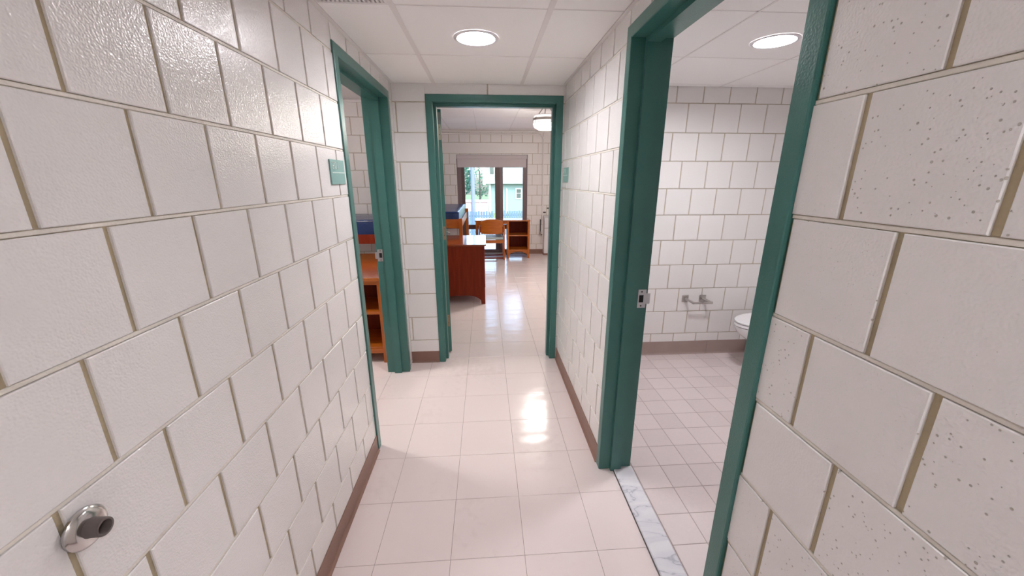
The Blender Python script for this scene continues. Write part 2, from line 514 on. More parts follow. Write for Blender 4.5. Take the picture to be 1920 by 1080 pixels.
# far bedroom walls
WX0, WX1, WZ0, WZ1 = -0.560, 0.853, 0.03, 1.990
wf = core('wall_far', [(-2.4, WX0, YF + 0.005, YF + 0.24, 0, HW), (WX1, 2.35, YF + 0.005, YF + 0.24, 0, HW),
                       (WX0, WX1, YF + 0.005, YF + 0.24, WZ1, HW), (WX0, WX1, YF + 0.005, YF + 0.24, 0, WZ0)], 'mortar_pale')
def far_rows(k):
    if k == 10:
        return [-2.0, -1.595, -1.19, -0.90, 1.0575, 1.2625, 1.4675, 1.6725, 1.8775, 2.0825]
    return None
masonry(wf, '-y', YF, -2.25, 2.2, HR, 0.01, 0.2, 0.128 - 0.205 * 11 + 0.1025, 0.128 - 0.205 * 12, holes=[(WX0, WX1, WZ0, WZ1)], pitch=0.205,
        mat='block_smooth', joint=0.010, row_fn=far_rows, bedmat='bed_line', groove=0.0, bed_recess=0.003)
core('wall_bedroom_right', [(2.2, 2.35, YB + WT, YF, 0, HW)], 'plaster')
core('wall_bedroom_left', [(-2.4, -2.25, YL + 0.15, YF, 0, HW)], 'plaster')
core('wall_bedroom_near', [(XRb, 2.35, YB + WT, YB + WT + 0.012, 0, HW)], 'plaster')
# left bedroom walls
wll = core('wall_left_bedroom', [(-3.4, XLb, YL + 0.005, YL + 0.15, 0, HW)], 'mortar_pale')
masonry(wll, '-y', YL, -3.25, XLb - 0.004, HR, 0.0, 0.2038, -1.606 - 0.2035 * 8, -1.505 - 0.2035 * 8, pitch=0.2035, mat='block_smooth', bedmat='bed_line', groove=0.0, joint=0.009, bed_recess=0.003)
core('wall_left_bedroom_side', [(-3.4, -3.25, 0.2, YL, 0, HW)], 'plaster')
core('wall_left_bedroom_front', [(-3.4, XLb, 0.05, 0.2, 0, HW)], 'plaster')

# ------------------------------------------------------------------ floors
def tile_mesh(w, h, mat, t=0.004, b=0.0007):
    key = ('t', round(w, 3), round(h, 3), mat.name)
    if key not in _blocks:
        x, y = w / 2, h / 2
        v = [(-x, -y, -t), (x, -y, -t), (x, y, -t), (-x, y, -t), (-x, -y, -b), (x, -y, -b), (x, y, -b), (-x, y, -b),
             (-x + b, -y + b, 0), (x - b, -y + b, 0), (x - b, y - b, 0), (-x + b, y - b, 0)]
        f = [(8, 9, 10, 11)]
        for k in range(4):
            k2 = (k + 1) % 4
            f += [(4 + k, 4 + k2, 8 + k2, 8 + k), (k, k2, 4 + k2, 4 + k)]
        me = bpy.data.meshes.new('tile'); me.from_pydata(v, [], f); me.materials.append(mat)
        _blocks[key] = me
    return _blocks[key]

def tiles(parent, xo, yo, px, py, region, gap, mat, name='tile'):
    """region(x,y cell) -> clip rect (x0,x1,y0,y1) or None"""
    i0, i1, j0, j1 = region['range']
    n = 0
    for j in range(j0, j1):
        for i in range(i0, i1):
            x0, x1, y0, y1 = xo + i * px, xo + (i + 1) * px, yo + j * py, yo + (j + 1) * py
            c = region['clip'](x0, x1, y0, y1)
            if c is None:
                continue
            x0, x1, y0, y1 = max(x0, c[0]), min(x1, c[1]), max(y0, c[2]), min(y1, c[3])
            if x1 - x0 < 0.012 or y1 - y0 < 0.012:
                continue
            link(name, tile_mesh(x1 - x0 - gap, y1 - y0 - gap, M[mat]), parent, ((x0 + x1) / 2, (y0 + y1) / 2, 0))
            n += 1
    return n

fl = core('floor', [(-3.4, XR + 0.07, Y0 - 0.15, YB + 0.06, -0.08, -0.0022), (-3.4, 2.35, YB + 0.06, YF + 0.24, -0.08, -0.0022)], 'vct_joint', 'pinkish beige vinyl tile floor with a waxed shine')
def clip_floor(x0, x1, y0, y1):
    yc = (y0 + y1) / 2
    if yc < 1.5:
        return (XL - 0.02, XR + 0.07, -0.7, 9)
    if yc < 3.0:
        return (-2.0, XR + 0.07, -9, 9)
    if yc < 4.3:
        return (-1.75, 2.2, YB, 9)
    return (-1.0, 2.2, -9, YF)
n_t = tiles(fl, -0.173, 1.22, 0.3108, 0.3115, {'range': (-7, 9, -7, 23), 'clip': clip_floor}, 0.0014, 'vct')
m = MB().box(-3.25, -1.75, 0.2, YL, -0.004, -0.0005).box(-2.25, -1.0, YL + 0.15, YF, -0.004, -0.0005)
m.build('tile_area', M['vct'], fl)
fb = core('floor_bathroom', [(XR + 0.07, XBR + 0.15, -0.05, YB + 0.06, -0.08, -0.0014)], 'bath_grout', 'small mauve square tile bathroom floor')
tiles(fb, 0.782, 1.221, 0.1557, 0.1555, {'range': (0, 13, -7, 12), 'clip': lambda a, b, c, d: (XRb + 0.004, XBR, 0.1, YBB)}, 0.0032, 'bath_tile')

# ------------------------------------------------------------------ ceilings
def panel_with_hole(x0, x1, y0, y1, z0, z1, cx, cy, rad, seg=40):
    m = MB()
    corners = [math.atan2(b - cy, a - cx) for a in (x0, x1) for b in (y0, y1)]
    ang = sorted([2 * math.pi * k / seg - math.pi for k in range(seg)] + corners)
    for t in ang:
        c, s_ = math.cos(t), math.sin(t)
        k = min(((x1 - cx) / c if c > 1e-9 else (x0 - cx) / c if c < -1e-9 else 1e9), ((y1 - cy) / s_ if s_ > 1e-9 else (y0 - cy) / s_ if s_ < -1e-9 else 1e9))
        for z in (z0, z1):
            m.v += [(cx + rad * c, cy + rad * s_, z), (cx + k * c, cy + k * s_, z)]
    n = len(ang)
    for i in range(n):
        a, b = 4 * i, 4 * ((i + 1) % n)
        m.f += [(a, b, b + 1, a + 1), (a + 2, a + 3, b + 3, b + 2), (a, a + 2, b + 2, b), (a + 1, b + 1, b + 3, a + 3)]
    return m

def ceiling(name, x0, x1, y0, y1, z, xs, ys, label, skip=(), tee=0.024, cross=0.010, edge=0.022, holes=()):
    c = core(name, [(x0 - 0.1, x1 + 0.1, y0 - 0.05, y1 + 0.1, z + 0.030, z + 0.08)], 'ceil_gap', label)
    ex, ey = [x0] + xs + [x1], [y0] + ys + [y1]
    for a, b in zip(ex[:-1], ex[1:]):
        for p, q in zip(ey[:-1], ey[1:]):
            if (a, p) in skip:
                continue
            la = edge if a == x0 else tee / 2 - 0.002
            lb = edge if b == x1 else tee / 2 - 0.002
            px0, px1, py0, py1 = a + la - 0.0015, b - lb + 0.0015, p + cross / 2 + 0.0010, q - cross / 2 - 0.0010
            hole = [h for h in holes if px0 < h[0] < px1 and py0 < h[1] < py1]
            if hole:
                panel_with_hole(px0, px1, py0, py1, z + 0.0012, z + 0.013, hole[0][0], hole[0][1], 0.1).build('ceiling_panel', M['ceil_panel'], c)
            else:
                MB().box(px0, px1, py0, py1, z + 0.0012, z + 0.013).build('ceiling_panel', M['ceil_panel'], c)
    for x in xs:
        MB().box(x - tee / 2, x + tee / 2, y0, y1, z - 0.001, z + 0.010).build('grid_bar', M['ceil_grid'], c)
    for y in ys:
        for a, b in zip(ex[:-1], ex[1:]):
            MB().box(a + 0.012, b - 0.012, y - cross / 2, y + cross / 2, z + 0.0022, z + 0.010).build('grid_bar', M['ceil_grid'], c)
    for (a, b) in ((x0 - 0.004, x0 + edge - 0.003), (x1 - edge + 0.003, x1 + 0.004)):
        MB().box(a, b, y0, y1, z - 0.0015, z + 0.008).build('wall_angle', M['ceil_grid'], c)
    return c
G0 = -0.352
ceiling('ceiling', XL, XR, Y0, YB, H, [-0.352, 0.276], [-0.74, -0.117, 0.507, 1.131, 1.755, 2.378], 'white suspended panel ceiling of the corridor', skip=[(XL, 1.131)], holes=[(-0.031, 2.100), (0.437, -0.42)])
ceiling('ceiling_bathroom', XRb - 0.02, XBR, 0.1, YBB, HB, [1.142, 1.768, 2.39], [0.507, 1.131, 1.745, 2.357, 2.975], 'white suspended panel ceiling of the bathroom', tee=0.010, cross=0.008, holes=[(1.462, 2.072)])
ceiling('ceiling_bedroom', XL, 2.2, YB + WT, YF, HR, [-0.14, 0.48, 1.10, 1.72], [3.8, 4.42, 5.04, 5.66, 6.28, 6.90, 7.52], 'white suspended panel ceiling of the far bedroom', tee=0.012, cross=0.006)
ceiling('ceiling_left_bedroom', -3.25, XLb, 0.2, YL, HR, [-2.9, -2.28, -1.66, -1.04], [0.7, 1.32, 1.94, 2.56, 3.18, 3.8, 4.42], 'white suspended panel ceiling of the left bedroom', tee=0.014, cross=0.008)

core('ceiling_bedroom_alcove', [(-2.25, XL - 0.004, YL + 0.15, YF, HR, HR + 0.08)], 'ceil_panel', 'white ceiling over the far bed')

# ------------------------------------------------------------------ steel door frames
PROF = [(0.0, 0.012), (0.0, -0.006), (0.003, -0.008), (0.047, -0.008), (0.05, -0.006), (0.05, 0.052), (0.070, 0.052), (0.070, 0.108), (0.05, 0.108), (0.05, WT + 0.006), (0.047, WT + 0.008), (0.0, WT + 0.008)]
def frame_mesh(name, a, b, top, face, pos):
    """swept pressed-steel frame; a..b outer edges along u"""
    m = MB()
    def P(u, d, z):
        return {'+x': (pos - d, u, z), '-x': (pos + d, u, z), '-y': (u, pos + d, z)}[face]
    n = len(PROF)
    for st in range(4):
        for o, d in PROF:
            u = a + o if st < 2 else b - o
            z = 0.001 if st in (0, 3) else top - o
            m.v.append(P(u, d, z))
    for st in range(3):
        for k in range(n - 1):
            m.f.append((st * n + k, st * n + k + 1, (st + 1) * n + k + 1, (st + 1) * n + k))
    return m

def strike(parent, face, pos, u, dsign, z):
    """strike plate with latch hole and lip on the jamb facing back along u"""
    pl = MB()
    if face == '+x':
        pl.box(pos - 0.160, pos - 0.120, u - 0.0018, u + 0.002, z - 0.046, z + 0.046).box(pos - 0.178, pos - 0.158, u - 0.0018, u + 0.002, z - 0.026, z + 0.026)
        h = MB().box(pos - 0.147, pos - 0.126, u - 0.0026, u, z - 0.018, z + 0.018)
        s = [(pos - 0.137, u - 0.0022, z + d) for d in (-0.035, 0.035)]
    else:
        pl.box(pos + 0.120, pos + 0.160, u - 0.0018, u + 0.002, z - 0.046, z + 0.046).box(pos + 0.158, pos + 0.180, u - 0.0018, u + 0.002, z - 0.026, z + 0.026)
        h = MB().box(pos + 0.126, pos + 0.147, u - 0.0026, u, z - 0.018, z + 0.018)
        s = [(pos + 0.137, u - 0.0022, z + d) for d in (-0.035, 0.035)]
    p = pl.build('strike_plate', M['steel'], parent, bevel=0.0008)
    p['label'] = 'steel strike plate'
    h.build('latch_hole', M['black'], p)
    for c in s:
        MB().lathe([(0.0, -0.001), (0.004, -0.001), (0.004, 0.001)], c, 'y', 12).build('screw', M['dark_metal'], p)

# door_1: end door, opened flat into the far bedroom
d1 = struct(empty('door_1', ((CD0 + CD1) / 2, YB + 0.08, 0)), 'teal steel door frame at the corridor end with its door swung open')
def under(o, parent):
    o.parent = parent
    o.matrix_parent_inverse = parent.matrix_basis.inverted()
    return o
under(frame_mesh('frame', CD0, CD1, DT, '-y', YB).build('frame', M['teal']), d1)
HX = CD0 + 0.05            # hinge jamb
leaf = under(MB().box(-0.3745, -0.330, 3.202, 4.115, 0.012, 2.043).build('door_leaf', M['teal_door'], bevel=0.0015), d1)
for zc, mt, hh in ((1.878, 'hinge_pale', 0.057), (1.091, 'hinge_brass', 0.055), (0.311, 'hinge_brass', 0.055)):
    hg = MB().box(-0.3725, -0.3365, 3.1995, 3.2025, zc - hh, zc + hh).build('hinge', M[mt], leaf, bevel=0.0006)
    MB().lathe([(0.0, -hh), (0.0065, -hh), (0.0065, hh), (0.0, hh)], (-0.3775, 3.1985, zc), 'z', 12).build('knuckle', M[mt], hg, True)
    for sx, sz in ((-0.347, 0.035), (-0.360, 0.0), (-0.347, -0.018), (-0.360, -0.04)):
        MB().lathe([(0.0, -0.0008), (0.0035, -0.0008), (0.0035, 0.001)], (sx, 3.1992, zc + sz), 'y', 10).build('screw', M['dark_metal'], hg)
ep = MB().box(-0.369, -0.3345, 3.2005, 3.2025, 1.937, 2.020).build('edge_plate', M['primer'], leaf)
ep['label'] = 'grey bare patch above the top hinge'
hd = MB().box(-0.3305, -0.3255, 4.02, 4.085, 0.90, 1.05).build('handle_plate', M['nickel'], leaf, bevel=0.001)
hd['label'] = 'metal handle plate'
MB().tube([(-0.3265, 4.052, 0.985), (-0.272, 4.052, 0.985), (-0.266, 4.045, 0.985), (-0.266, 3.945, 0.985)], 0.009).build('lever', M['nickel'], hd, True)

# the leaf stands a little past square: turn it about the hinge pins
_pin = Vector((-0.3775, 3.1985, 0))
leaf.matrix_basis = Matrix.Translation(_pin) @ Matrix.Rotation(math.radians(8.5), 4, 'Z') @ Matrix.Translation(-_pin) @ leaf.matrix_basis
# door_2: left bedroom doorway
d2 = struct(empty('door_2', (XL - 0.08, (LD0 + LD1) / 2, 0)), 'teal steel door frame of the left bedroom')
under(frame_mesh('frame', LD0, LD1, DT - 0.006, '+x', XL).build('frame', M['teal']), d2)
e2 = empty('strike_group'); bpy.data.objects.remove(e2)
strike(None, '+x', XL, LD1 - 0.05, 1, 0.975)
for o in [o for o in S.objects if o.name.startswith('strike_plate') and o.parent is None]:
    under(o, d2)
# door_3: bathroom doorway
d3 = struct(empty('door_3', (XR + 0.08, (RD0 + RD1) / 2, 0)), 'teal steel door frame of the bathroom with a white marble threshold')
under(frame_mesh('frame', RD0, RD1, DT + 0.006, '-x', XR).build('frame', M['teal']), d3)
strike(None, '-x', XR, RD1 - 0.05, 1, 0.975)
for o in [o for o in S.objects if o.name.startswith('strike_plate') and o.parent is None]:
    under(o, d3)
th = under(MB().prism([(0.668, 0.0), (0.668, 0.008), (0.672, 0.012), (0.768, 0.012), (0.776, 0.004), (0.776, 0.0)], RD0 + 0.052, RD1 - 0.052, 'y').build('threshold', M['marble']), d3)
th['label'] = 'white marble threshold with grey veins'
under(MB().box(0.6645, 0.6685, RD0 + 0.05, RD1 - 0.05, 0.0, 0.003).build('threshold_seam', M['dark_metal']), d3)
# floor under the rest of the bathroom doorway
# ------------------------------------------------------------------ cove base
CB = [(0.0, 0.1016), (0.0025, 0.1016), (0.0035, 0.099), (0.0035, 0.018), (0.006, 0.008), (0.012, 0.003), (0.014, 0.0), (0.0, 0.0)]
def base(name, face, pos, a, b, mat='rubber_base', h=1.0, label=None):
    pts = []
    for d, z in CB:
        pts.append((d, z * h))
    m = MB()
    if face == '+x':
        m.prism([(pos + d, z) for d, z in pts], a, b, 'y')
    elif face == '-x':
        m.prism([(pos - d, z) for d, z in pts], a, b, 'y')
    else:
        m.prism([(pos - d, z) for d, z in pts], a, b, 'x')
    return struct(m.build(name, M[mat]), label)
base('baseboard_left', '+x', XL, Y0, LD0 - 0.002, label='brown rubber cove base along the left wall')
base('baseboard_right', '-x', XR, RD1 + 0.002, YB, label='brown rubber cove base between bathroom door and corridor end')
base('baseboard_right_near', '-x', XR, Y0, RD0 - 0.002, label='brown rubber cove base near the bathroom door')
base('baseboard_end', '-y', YB, XL, CD0 - 0.001, label='brown rubber cove base of the narrow pier')
bb = base('baseboard_bathroom', '-y', YBB, XRb, 1.977, 'bath_base', 1.22, label='mauve brown cove base of the bathroom')
o = base('baseboard_bathroom_joint', '-y', YBB, 1.979, XBR, 'bath_base', 1.22, label='mauve brown cove base behind the toilet')
base('baseboard_far', '-y', YF, WX1 + 0.002, 2.2, label='brown rubber cove base beside the far window')
base('baseboard_left_bedroom', '-y', YL, -3.25, XLb, label='brown rubber cove base of the left bedroom')
# conduit along the top of the far bedroom wall, dropping to the convector
m = MB().tube([(-2.2, YF - 0.016, 2.372), (1.02, YF - 0.016, 2.366), (1.10, YF - 0.016, 2.355), (1.14, YF - 0.016, 2.32), (1.152, YF - 0.016, 2.26), (1.166, YF - 0.016, 1.1), (1.17, YF - 0.016, 0.72)], 0.014, 10)
tag(m.build('wall_conduit', M['block_smooth'], None, True), 'cream painted conduit bending down the far bedroom wall', 'pipe')
m = MB().box(-3.2, XLb - 0.002, YL - 0.03, YL - 0.001, 2.402, 2.428)
struct(m.build('trim_1', M['block_smooth']), 'cream strip under the left bedroom ceiling')
m = MB().box(-2.2, 2.19, YF - 0.02, YF - 0.001, 2.398, 2.427)
struct(m.build('trim_2', M['block_smooth']), 'cream strip under the far bedroom ceiling')

# ------------------------------------------------------------------ window of the far bedroom
wy0, wy1 = YF + 0.055, YF + 0.125
w1 = struct(empty('window_1', (0.15, YF + 0.1, WZ0)), 'tall bronze framed window of the far bedroom')
fr = MB()
fr.box(WX0, -0.475, wy0, wy1, WZ0, WZ1).box(0.785, WX1, wy0, wy1, WZ0, WZ1)
fr.box(-0.475, 0.785, wy0, wy1, WZ1 - 0.06, WZ1).box(-0.475, 0.785, wy0, wy1, WZ0, WZ0 + 0.065)
under(fr.build('window_frame', M['bronze_light'], bevel=0.003), w1)
under(MB().box(0.203, 0.292, wy0 - 0.005, wy1, WZ0 + 0.065, WZ1 - 0.06).build('mullion', M['bronze'], bevel=0.003), w1)
def sash(x0, x1, name, mat, st):
    s = MB().box(x0, x0 + st[0], wy0 + 0.01, wy1 - 0.01, WZ0 + 0.065, WZ1 - 0.06).box(x1 - st[1], x1, wy0 + 0.01, wy1 - 0.01, WZ0 + 0.065, WZ1 - 0.06)
    s.box(x0 + st[0], x1 - st[1], wy0 + 0.01, wy1 - 0.01, 0.52, 0.615)
    so = under(s.build(name, M[mat], bevel=0.002), w1)
    g = under(MB().box(x0 + st[0], x1 - st[1], wy0 + 0.03, wy0 + 0.036, WZ0 + 0.065, 0.52).build('pane', M['pane']), w1)
    g = under(MB().box(x0 + st[0], x1 - st[1], wy0 + 0.03, wy0 + 0.036, 0.615, WZ1 - 0.06).build('pane', M['pane']), w1)
sash(-0.475, 0.203, 'sash', 'bronze', (0.068, 0.004))
sash(0.292, 0.785, 'sash', 'bronze_light', (0.068, 0.02))
# reveal of the window opening
rv = MB().box(WX0 - 0.001, WX0 + 0.002, YF, wy0, WZ0, WZ1).box(WX1 - 0.002, WX1 + 0.001, YF, wy0, WZ0, WZ1).box(WX0, WX1, YF, wy0, WZ1 - 0.002, WZ1 + 0.001)
under(rv.build('reveal', M['block_smooth']), w1)
bl = empty('roller_blind', (0.14, YF + 0.03, WZ1))
tag(bl, 'pale lilac grey roller blind drawn a little below its headbox', 'blind')
under(MB().box(-0.552, 0.84, YF + 0.004, YF + 0.055, 1.912, 1.984).build('headbox', M['blind'], bevel=0.004), bl)
under(MB().box(-0.542, 0.828, YF + 0.022, YF + 0.0245, 1.765, 1.915).build('fabric', M['blind']), bl)
under(MB().box(-0.542, 0.828, YF + 0.016, YF + 0.030, 1.748, 1.766).build('bottom_rail', M['blind'], bevel=0.003), bl)

# ------------------------------------------------------------------ furniture
def arch_panel(w, h, leg, rise, n=14):
    """outline of an end panel with an arched cut between two feet"""
    pts = [(0, 0), (leg, 0)]
    for k in range(n + 1):
        t = k / n
        x = leg + (w - 2 * leg) * t
        z = rise * (1 - abs(2 * t - 1) ** 3.2)
        pts.append((x, max(z, 0.0)) if 0 < k < n else (x, rise * 0.55 if 0 else 0.0))
    pts += [(w, 0), (w, h), (0, h)]
    out = []
    for p in pts:
        if not out or (abs(out[-1][0] - p[0]) > 1e-6 or abs(out[-1][1] - p[1]) > 1e-6):
            out.append(p)
    return out

def desk(name, loc, rz, W, D, shelf_w, label):
    """writing desk with an open two-shelf pedestal at its right end; front faces -y"""
    t = tag(empty(name, loc, rz), label, 'desk')
    hT = 0.757
    MB().box(-0.012, W + 0.012, -0.015, D, hT - 0.026, hT).build('top', M['wood_top'], t, bevel=0.004)
    # pedestal
    xp = W - shelf_w
    for x in (xp, W - 0.022):
        pts = arch_panel(D - 0.02, hT - 0.026, 0.045, 0.085)
        MB().prism([(0.005 + a, b) for a, b in pts], x, x + 0.022, 'x').build('side_panel', M['wood_z'], t, bevel=0.002)
    for x in (xp - 0.003, W - 0.037):
        MB().box(x, x + 0.040, -0.006, 0.022, 0.0, hT - 0.026).build('leg', M['wood_z'], t, bevel=0.003)
    MB().box(xp + 0.022, W - 0.022, D - 0.04, D - 0.028, 0.13, hT - 0.026).build('back_panel', M['wood_dark'], t)
    MB().box(xp + 0.022, W - 0.022, 0.008, D - 0.04, 0.440, 0.460).build('shelf', M['wood'], t, bevel=0.002)
    MB().box(xp + 0.022, W - 0.022, 0.004, D - 0.04, 0.150, 0.170).build('shelf', M['wood'], t, bevel=0.002)
    pts = [(xp + 0.034, 0.150), (xp + 0.034, 0.075)]
    w = shelf_w - 0.068
    for k in range(1, 12):
        s = k / 12
        pts.append((xp + 0.034 + w * s, 0.075 + 0.058 * (1 - abs(2 * s - 1) ** 2.2)))
    pts += [(W - 0.034, 0.075), (W - 0.034, 0.150)]
    MB().prism(pts, 0.0, 0.018, 'y').build('apron', M['wood'], t, bevel=0.0015)
    # open end: two legs with curved brackets and a top rail
    for y in (0.0, D - 0.05):
        pts = [(0.0, 0.0), (0.042, 0.0), (0.042, 0.50)]
        for k in range(1, 8):
            a = k / 8 * math.pi / 2
            pts.append((0.042 + 0.055 * (1 - math.cos(a)), 0.56 + 0.105 * math.sin(a)))
        pts += [(0.105, 0.675), (0.105, hT - 0.026), (0.0, hT - 0.026)]
        MB().prism(pts, y, y + 0.03, 'y').build('leg', M['wood_z'], t, bevel=0.003)
    MB().box(0.09, xp, 0.002, 0.022, hT - 0.075, hT - 0.026).build('rail', M['wood'], t, bevel=0.002)
    MB().box(0.008, 0.030, 0.03, D - 0.05, hT - 0.09, hT - 0.026).build('rail', M['wood'], t, bevel=0.002)
    return t
desk('writing_desk', (-0.20, 7.452, 0), 0, 1.055, 0.435, 0.44, 'orange oak desk with two open shelves standing under the window')
# left bedroom desk: open shelves in its end, its length running away from the doorway
t = tag(empty('shelf_desk', (-1.46, 3.045, 0)), 'orange oak desk with open shelves in its end, seen through the left doorway', 'desk')
W, D, hT = 0.62, 1.07, 0.757
MB().box(-0.012, W + 0.006, -0.015, D, hT - 0.028, hT).build('top', M['wood_top'], t, bevel=0.004)
for x in (0.0, W - 0.022):
    MB().prism([(0.006 + a, b) for a, b in arch_panel(D - 0.02, hT - 0.028, 0.05, 0.085)], x, x + 0.022, 'x').build('side_panel', M['wood_z'], t, bevel=0.002)
for x in (-0.004, W - 0.058):
    MB().box(x, x + 0.060, -0.006, 0.024, 0.0, hT - 0.028).build('leg', M['wood_z'], t, bevel=0.003)
MB().box(0.022, W - 0.022, 0.42, 0.432, 0.05, hT - 0.028).build('back_panel', M['wood_dark'], t)
for z in (0.438, 0.118):
    MB().box(0.022, W - 0.022, 0.010, 0.42, z, z + 0.026).build('shelf', M['wood'], t, bevel=0.002)
MB().box(0.05, W - 0.05, 0.0, 0.016, 0.088, 0.128).build('apron', M['wood'], t, bevel=0.002)
MB().box(0.05, W - 0.05, 0.0, 0.016, hT - 0.06, hT - 0.028).build('apron', M['wood'], t, bevel=0.002)

# chest of drawers near the door: solid arched end panel towards the corridor
t = tag(empty('chest_of_drawers', (-0.62, 4.585, 0)), 'reddish brown chest of drawers with an arched end panel, inside the end doorway', 'chest')
W, D, hT = 0.595, 0.80, 0.762
MB().box(-0.01, W + 0.022, -0.006, D + 0.006, hT - 0.020, hT).build('top', M['wood_top_dark'], t, bevel=0.004)
for y in (0.0, D - 0.022):
    pts = [(0, 0), (0.05, 0), (0.056, 0.055)]
    for k in range(1, 14):
        s = k / 14
        pts.append((0.056 + (W - 0.112) * s, 0.055 + 0.060 * (1 - abs(2 * s - 1) ** 4)))
    pts += [(W - 0.056, 0.055), (W - 0.05, 0), (W, 0), (W, hT - 0.020), (0, hT - 0.020)]
    MB().prism(pts, y, y + 0.022, 'y').build('end_panel', M['wood_dark'], t, bevel=0.002)
MB().box(0.0, W - 0.02, 0.022, D - 0.022, 0.135, hT - 0.020).build('carcass', M['wood_dark'], t)
for k in range(3):
    z = 0.15 + k * 0.196
    dr = MB().box(W - 0.02, W - 0.002, 0.028, D - 0.028, z, z + 0.188).build('drawer', M['wood_dark'], t, bevel=0.003)
    MB().box(W - 0.0035, W - 0.0015, 0.30, 0.50, z + 0.150, z + 0.168).build('finger_pull', M['black'], dr)

# chair in front of the desk, back to the corridor
def chair(loc, rz):
    t = tag(empty('desk_chair', loc, rz), 'orange oak chair with curved solid backrest standing at the window desk', 'chair')
    hw = 0.235
    for s in (-1, 1):
        x = s * hw
        MB().prism([(0.0, 0.0), (0.036, 0.0), (0.030, 0.40), (0.022, 0.66), (0.012, 0.675), (-0.006, 0.66), (-0.006, 0.40)], x - 0.014, x + 0.014, 'x').build('rear_leg', M['wood_z'], t, bevel=0.004)
        MB().box(x - 0.014, x + 0.014, 0.40, 0.436, 0.0, 0.42).build('front_leg', M['wood_z'], t, bevel=0.004)
        MB().box(x - 0.014, x + 0.014, 0.03, 0.405, 0.0, 0.034).build('runner', M['wood'], t, bevel=0.004)
        MB().box(x - 0.012, x + 0.012, 0.02, 0.405, 0.345, 0.405).build('side_rail', M['wood'], t, bevel=0.003)
    MB().box(-hw + 0.014, hw - 0.014, 0.006, 0.028, 0.332, 0.395).build('rear_rail', M['wood'], t, bevel=0.003)
    MB().box(-hw + 0.014, hw - 0.014, 0.408, 0.43, 0.345, 0.405).build('front_rail', M['wood'], t, bevel=0.003)
    MB().box(-hw + 0.014, hw - 0.014, 0.05, 0.075, 0.018, 0.042).build('stretcher', M['wood_dark'], t, bevel=0.003)
    MB().box(-hw + 0.010, hw - 0.010, 0.36, 0.385, 0.018, 0.042).build('stretcher', M['wood_dark'], t, bevel=0.003)
    sp = MB().box(-hw + 0.02, hw - 0.02, 0.0, 0.44, 0.402, 0.446).build('seat', M['seat_pad'], t, bevel=0.014)
    sp['label'] = 'pale grey green padded seat'
    # backrest: bowed panel with an arched top edge and rounded corners
    nx, nz = 16, 8
    m = MB()
    for side in (0, 1):
        for i in range(nx + 1):
            a = i / nx * 2 - 1
            top = 0.792 - 0.042 * abs(a) ** 2.4
            bot = 0.512 + 0.012 * abs(a) ** 3
            for j in range(nz + 1):
                z = bot + (top - bot) * j / nz
                y = 0.022 * (a * a) + 0.018 * (1 - side) - 0.014
                m.v.append((a * (hw - 0.025), y - 0.010, z))
    st = (nx + 1) * (nz + 1)
    for i in range(nx):
        for j in range(nz):
            q = i * (nz + 1) + j
            m.f.append((q, q + nz + 1, q + nz + 2, q + 1))
            m.f.append((st + q, st + q + 1, st + q + nz + 2, st + q + nz + 1))
    for i in range(nx):
        q = i * (nz + 1)
        m.f.append((q, st + q, st + q + nz + 1, q + nz + 1))
        q += nz
        m.f.append((q, q + nz + 1, st + q + nz + 1, st + q))
    for j in range(nz):
        m.f.append((j, j + 1, st + j + 1, st + j))
        q = nx * (nz + 1) + j
        m.f.append((q, st + q, st + q + 1, q + 1))
    m.build('backrest', M['wood'], t)
    for s in (-1, 1):
        MB().box(s * 0.218 - 0.014, s * 0.218 + 0.014, -0.004, 0.012, 0.545, 0.655).build('back_bracket', M['wood_dark'], t, bevel=0.003)
    return t
chair((0.112, 7.285, 0), 0)

